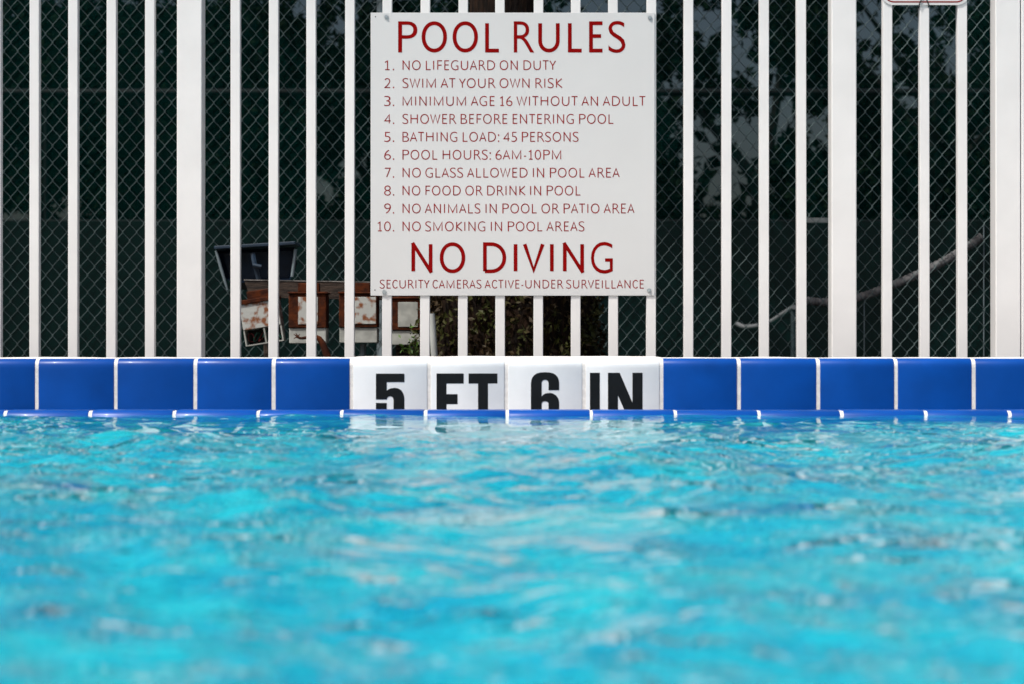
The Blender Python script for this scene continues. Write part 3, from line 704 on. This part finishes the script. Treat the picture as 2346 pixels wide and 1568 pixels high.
def rusty_box(px0, px1, py0, py1, label, rot=0, panel=None, open_bottom=False, cond=True, lidfrac=.70, panel_mat='rustwhite'):
    x0, x1 = X(px0, D), X(px1, D); z1, z0 = Z(py0, D), Z(py1, D); cx = (x0 + x1) / 2; w_ = x1 - x0; h_ = z1 - z0
    t = empty('rusty_box', (cx, D, z1)); t.rotation_euler = (0, R(rot), 0)
    tag(t, label, 'electrical box', 'rusty electrical boxes in a row under the plank')
    zl = -h_ * lidfrac
    def B(nm, m, *a, bev=.002, par=t):
        k = MB(); k.box(*a, bev=bev); return k.build(nm, m, par)
    B('bracket', M['rust'], -w_ * .28, w_ * .30, .02, .06, .001, .030)
    if open_bottom:
        B('body', M['rustwhite'], -w_ / 2, w_ / 2, .004, .10, zl, 0)
        B('rim', M['rust'], -w_ / 2 - .003, w_ / 2 + .004, -.001, .101, -.010, .004)
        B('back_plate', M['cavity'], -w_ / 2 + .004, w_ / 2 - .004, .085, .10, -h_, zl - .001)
        k = MB(); k.box(-w_ / 2, -w_ / 2 + .004, .006, .084, -h_, zl - .001); k.box(w_ / 2 - .004, w_ / 2, .006, .084, -h_, zl - .001); k.box(-w_ / 2, w_ / 2, .006, .084, -h_ - .004, -h_ - .0005); k.box(.003, .007, .006, .084, -h_, zl - .001)
        k.build('divider', M['oldwhite'], t)
        for i in range(6):
            k = MB(); c0 = -w_ * .35 + i * w_ * .14; k.tube([(c0 + .011 * math.cos(a * .7 + i), .02 + .004 * a, -h_ + .022 + .014 * math.sin(a * .7 + i * 2)) for a in range(10)], .0022, 6)
            k.build('wire', M['wiregreen'] if i % 2 else M['wirered'], t)
    else:
        B('body', M['oldwhite'], -w_ / 2, w_ / 2, .004, .10, -h_, zl)
        B('cover', M['rust'], -w_ / 2 - .001, w_ / 2 + .001, -.001, .102, zl + .001, -.006)
        B('lid', M['rust'], -w_ / 2 - .004, w_ / 2 + .006, -.006, .106, -.0055, .0008)
        if panel:
            a, b_ = panel; B('panel', M[panel_mat], -w_ / 2 + a * w_, -w_ / 2 + b_ * w_, -.0035, -.0012, zl + .012, -.016, bev=.0008)
    if cond:
        k = MB(); k.tube([(w_ * .1, .05, -h_ - .003), (w_ * .1, .05, -z1 * 0 - (z1 + .25) + .0)], .011, 10); k.build('conduit', M['galvpost'], t)
    return t
rusty_box(546, 634, 686, 786, 'tilted rusty white box with open bottom showing wires, leftmost under the plank', rot=-9, open_bottom=True, lidfrac=.66, cond=True)
rusty_box(hb(870), hb(1232), vb(590), vb(1092), 'rust framed box with speckled white panel, behind the hooked rusty pipe', panel=(.25, .78))
rusty_box(hb(1362), hb(1732), vb(590), vb(1086), 'rust framed box with wide stained pale panel just left of the sign corner', panel=(.30, .97))
rusty_box(hb(1858), hb(2215), vb(640), vb(1106), 'rusty box with clean grey panel under the sign beside the ivy', panel=(.22, .76), panel_mat='oldwhite')
# floodlight
fl = empty('floodlight', (X(590, D), D + .1, Z(640, D))); tag(fl, 'dark blue floodlight housing resting above the left end of the plank', 'floodlight')
fd = D + .16
def q(cx, cy, d=fd): p_ = P(hb(cx), vb(cy), d); return p_
k = MB(); f_ = [q(165, 182), q(935, 150), q(945, 330), q(880, 468), q(330, 500), q(235, 450)]; bk = [v + Vector((0, .13, -.01)) for v in f_]
bk = [Vector((q(550, 320).x + (v.x - q(550, 320).x) * .8, v.y, v.z - .01)) for v in bk]
inn = [Vector((q(550, 320).x + (v.x - q(550, 320).x) * .88, v.y + .035, q(550, 320).z + (v.z - q(550, 320).z) * .82)) for v in f_]
n = 6; k.add(f_ + bk + inn, [tuple(range(n, 2 * n))[::-1]] + [(i, n + i, n + (i + 1) % n, (i + 1) % n) for i in range(n)] + [(i, (i + 1) % n, 2 * n + (i + 1) % n, 2 * n + i) for i in range(n)] + [tuple(range(2 * n, 3 * n))])
child(k.build('housing', M['floodblue']), fl)
k = MB(); a = q(150, 178); b_ = q(940, 132)
ang = math.atan2(b_.z - a.z, b_.x - a.x); T = Matrix.Translation(a) @ Matrix.Rotation(-ang, 4, 'Y')
k.box(0, (b_ - a).length, -.03, .13, .001, .012, bev=.002, T=T); child(k.build('visor', mat('dull_blue_visor', (.008, .028, .055), .5, vary=.3)), fl)
k = MB(); k.tube([q(520, 215) + Vector((0, -.012, 0)), q(545, 330) + Vector((0, -.022, 0)), q(575, 460) + Vector((0, -.012, 0)), q(580, 500)], .0085, 6, smooth=False); k.tube([q(530, 330) + Vector((0, -.03, 0)), q(610, 345) + Vector((0, -.03, 0))], .007, 6)
child(k.build('yoke', mat('blue_grey_yoke', (.008, .025, .05), .5, vary=.3)), fl)
k = MB(); k.tube([q(170, 185) + Vector((-.004, -.004, 0)), q(225, 380) + Vector((-.004, -.004, 0)), q(275, 570) + Vector((-.002, 0, 0))], [.005, .006, .004], 6)
child(k.build('side_arm', M['galvpost']), fl)
k = MB(); k.tube([q(935, 170), q(900, 440)], .006, 6)
child(k.build('side_arm', M['galvpost']), fl)
# rusty hooked pipe
k = MB(); pts = [(945, 1025), (975, 1040), (1010, 1040), (1060, 1030), (1120, 1025), (1165, 1045), (1200, 1095), (1225, 1160), (1250, 1230), (1270, 1330), (1275, 1500)]
k.tube([P(hb(a), vb(b_), D - .09) for a, b_ in pts] + [Vector((X(hb(1275), D - .09), D - .09, -.25))], [.0035, .004, .0045, .006, .008, .009, .0105, .0115, .012, .012, .012, .012], 10)
for a, b_ in (((950, 1025), (915, 1000)), ((955, 1020), (935, 990)), ((945, 1030), (915, 1045)), ((960, 1020), (975, 1000))):
    k.tube([P(hb(a[0]), vb(a[1]), D - .09), P(hb(b_[0]), vb(b_[1]), D - .09)], [.0025, .0012], 5)
tag(k.build('rusty_pipe', M['rust']), 'rusty pipe stub bent into a hook in front of a box', 'pipe')
# leaning pvc pipe
k = MB(); k.tube([P(hb(2262), vb(800), 6.62), P(hb(2292), vb(1230), 6.62), P(hb(2310), vb(1460), 6.62)], .0105, 14); pp = k.build('plastic_pipe', M['pvc'])
zb_ = P(0, vb(1460), 6.62).z
tag(pp, 'leaning white plastic pipe at the left foot of the ivy', 'pipe')
# green sprig
k = MB(); base = P(962, 815, 6.7); stems = []
for a, b_ in ((948, 770), (938, 788), (930, 806), (955, 795), (925, 800)):
    e_ = P(a, b_, 6.66); k.tube([Vector((base.x, 6.7, -.25)), Vector((base.x - .01, 6.69, -.05)), (base + e_) / 2 + Vector((0, 0, .012)), e_], [.002, .002, .0015, .001], 5)
    stems.append(e_)
k2 = MB(); pts = []
for e_ in stems:
    for j in range(9): pts.append(e_ + Vector((random.gauss(0, .009), random.gauss(0, .01), random.gauss(0, .012))))
leaves(k2, pts, .009)
sp = empty('weed_sprig', (base.x, 6.7, -.25)); tag(sp, 'small fresh green weed growing beside the ivy under the sign', 'plant')
child(k.build('stem', M['sprig']), sp); o = child(k2.build('leaf', M['sprig'], fix=False), sp); o['kind'] = 'stuff'

# ------------------------------------------------------------------ BEYOND THE WINDSCREEN
def ribbed(name, pxs, d0, d1, r0, r1, label, m):
    P_ = []; n = len(pxs)
    for i, (a, b_) in enumerate(pxs): P_.append(P(a, b_, d0 + (d1 - d0) * i / (n - 1)))
    # resample
    q_ = [P_[0] * 2 - P_[1]] + P_ + [P_[-1] * 2 - P_[-2]]; pts = []
    for i in range(1, len(q_) - 2):
        for j in range(22):
            t = j / 22; a, b_, c, d = q_[i - 1:i + 3]
            pts.append(.5 * ((2 * b_) + (c - a) * t + (2 * a - 5 * b_ + 4 * c - d) * t * t + (3 * b_ - a - 3 * c + d) * t ** 3))
    rs_ = [(r0 + (r1 - r0) * i / len(pts)) * (1 + .09 * math.sin(i * math.pi * .5)) for i in range(len(pts))]
    k = MB(); k.tube(pts, rs_, 12); return tag(k.build(name, m), label, 'hose')
ribbed('corrugated_hose', [(2250, 543), (2200, 577), (2150, 606), (2095, 633), (2040, 656), (1985, 677), (1930, 690), (1885, 693), (1845, 689)], 8.034, 8.034, .0165, .0150, 'thick pale corrugated hose rising to the right against the windscreen', M['hose'])
ribbed('corrugated_hose', [(1819, 704), (1795, 719), (1765, 738), (1735, 747), (1705, 749), (1688, 742)], 13.8, 14.6, .016, .014, 'thin pale hose sagging low behind the windscreen', M['board'])
for (px, py, d, lb) in ((1983, 676, 8.02, 'stake under the middle of the thick pale hose'), (2258, 512, 8.02, 'stake at the high right end of the thick pale hose'), (1819, 700, 13.8, 'stake with pale tip holding the thin sagging hose')):
    k = MB(); c = P(px, py, d); k.tube([(c.x, d + .03, -.25), (c.x, d + .03, c.z)], (.0022 if d < 12 else .016), 8); tag(k.build('stake', M['galvpost']), 'thin grey ' + lb, 'stake', 'stakes carrying the hoses')
bd = empty('white_board', (X(1905, 14), 14, -.25)); tag(bd, 'narrow white board on a dark stand beyond the windscreen at right', 'board')
k = MB(); k.box(X(1846, 14), X(1965, 14), 14, 14.03, Z(511, 14), Z(500, 14), bev=.003); child(k.build('panel', M['board']), bd)
k = MB(); k.box(X(1925, 14), X(1945, 14), 14.03, 14.06, -.25, Z(503, 14), bev=.003); child(k.build('stand', M['darkrail']), bd)
# far fence
YR = 25.0
ff = empty('far_court_fence', (0, YR, -.25)); tag(ff, 'dark rail fence with cloth along the far side of the court', 'fence')
for z, r in ((Z(212, YR), .045), (Z(507, YR), .018)):
    k = MB(); k.tube([(-16, YR, z), (16, YR, z)], r, 8); child(k.build('rail', M['darkrail']), ff)
for i in range(-5, 6):
    k = MB(); x = i * 3.05 + .7; k.tube([(x, YR + .06, -.25), (x, YR + .06, 3.0)], .03, 8); child(k.build('post', M['darkrail']), ff)
k = MB(); k.add([(-16, YR - .03, -.25), (16, YR - .03, -.25), (16, YR - .03, Z(507, YR)), (-16, YR - .03, Z(507, YR))], [(0, 1, 2, 3)]); child(k.build('cloth', M['farscreen'], fix=False), ff)

# trees beyond
YTR = 31.0
gaps = [(1665, 395, 70, 90), (1720, 320, 60, 50), (1600, 330, 50, 60), (1770, 190, 40, 40), (1620, 60, 50, 40), (1690, 130, 45, 60), (1790, 260, 32, 40), (1880, 300, 35, 45), (1400, 20, 120, 30), (1560, 200, 40, 30), (1990, 60, 40, 70), (2110, 60, 45, 40), (2030, 150, 30, 40), (2190, 130, 25, 60), (2080, 220, 30, 30), (2330, 380, 30, 50), (700, 20, 30, 26), (790, 60, 26, 30), (740, 430, 22, 20), (160, 500, 30, 40), (30, 520, 45, 30), (800, 380, 18, 26)]
def in_gap(x, y, z, grow=0):
    px = 1173 + x * F / y; py = 799 - (z - ZC) * F / y
    for gx, gy, rx, ry in gaps:
        rx += grow; ry += grow
        dd = ((px - gx) / rx) ** 2 + ((py - gy) / ry) ** 2
        if dd < 1.05 + .5 * math.sin(px * .13 + py * .05) + .4 * math.sin(py * .16 - px * .06): return random.random() < .985
    return False
tspec = [(-7.6, 'broad dark tree at the far left beyond the court', 5.0), (-4.9, 'dense round tree beyond the court left of the rusty boxes', 5.6), (-2.0, 'dark leafy tree beyond the court just left of the sign', 5.2), (.9, 'tall thin crowned tree beyond the court behind the sign', 5.4), (3.55, 'open crowned tree with a limb leaning to the left, right of the sign', 5.3), (6.4, 'shadowy tree beyond the court at the right post', 5.1), (9.3, 'outermost dark tree beyond the court at far right', 5.0)]
for i, (x, lb, hh) in enumerate(tspec):
    t = empty('leafy_tree', (x, YTR + (i % 3) * 1.2, -.25)); tag(t, lb, 'tree', 'trees beyond the court')
    y = t.location.y; k = MB()
    if i == 4:
        x = X(1738, y); base = Vector((x, y, -.25)); fork = P(1736, 420, y); tip = P(1570, 215, y)
        k.tube([base, base.lerp(fork, .5) + Vector((.03, 0, 0)), fork], [.17, .13, .10], 10)
        k.tube([fork, P(1700, 372, y), P(1640, 300, y), tip], [.095, .08, .065, .045], 8)
        k.tube([fork, P(1765, 330, y), P(1785, 200, y), P(1800, 20, y)], [.09, .07, .06, .04], 8)
    else:
        k.tube([(x, y, -.25), (x + .1, y, 1.2), (x + .05, y, 2.6), (x + .2, y, 4.6)], [.2, .16, .13, .05], 9)
        for a in range(5):
            th = a * 1.3 + i; k.tube([(x + .05, y, 2.0 + .4 * a), (x + math.cos(th), y + .5 * math.sin(th), 3.0 + .45 * a), (x + 1.7 * math.cos(th), y + .9 * math.sin(th), 3.6 + .45 * a)], [.07, .05, .02], 6)
    child(k.build('trunk', M['barkgrey']), t)
    k = MB(); pts = []
    for c in range(190):
        u = random.uniform(-1, 1); cz = random.uniform(.9, 5.9); rad = 2.0 * math.sqrt(max(.05, 1 - ((cz - 3.1) / 3.1) ** 2))
        cx, cy = x + u * rad, y + random.uniform(-1, 1) * rad * .6
        for j in range(75):
            q_ = (cx + random.gauss(0, .24), cy + random.gauss(0, .24), cz + random.gauss(0, .18))
            if q_[2] > .3 and not in_gap(*q_): pts.append(q_)
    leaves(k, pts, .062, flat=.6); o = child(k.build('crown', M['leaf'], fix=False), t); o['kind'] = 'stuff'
# hedge and wood behind, so no bright horizon shows low down
k = MB(); pts = []
for i in range(54000):
    q_ = (random.uniform(-17, 17), 36 + random.uniform(0, 1.6), -.2 + 6.0 * random.random())
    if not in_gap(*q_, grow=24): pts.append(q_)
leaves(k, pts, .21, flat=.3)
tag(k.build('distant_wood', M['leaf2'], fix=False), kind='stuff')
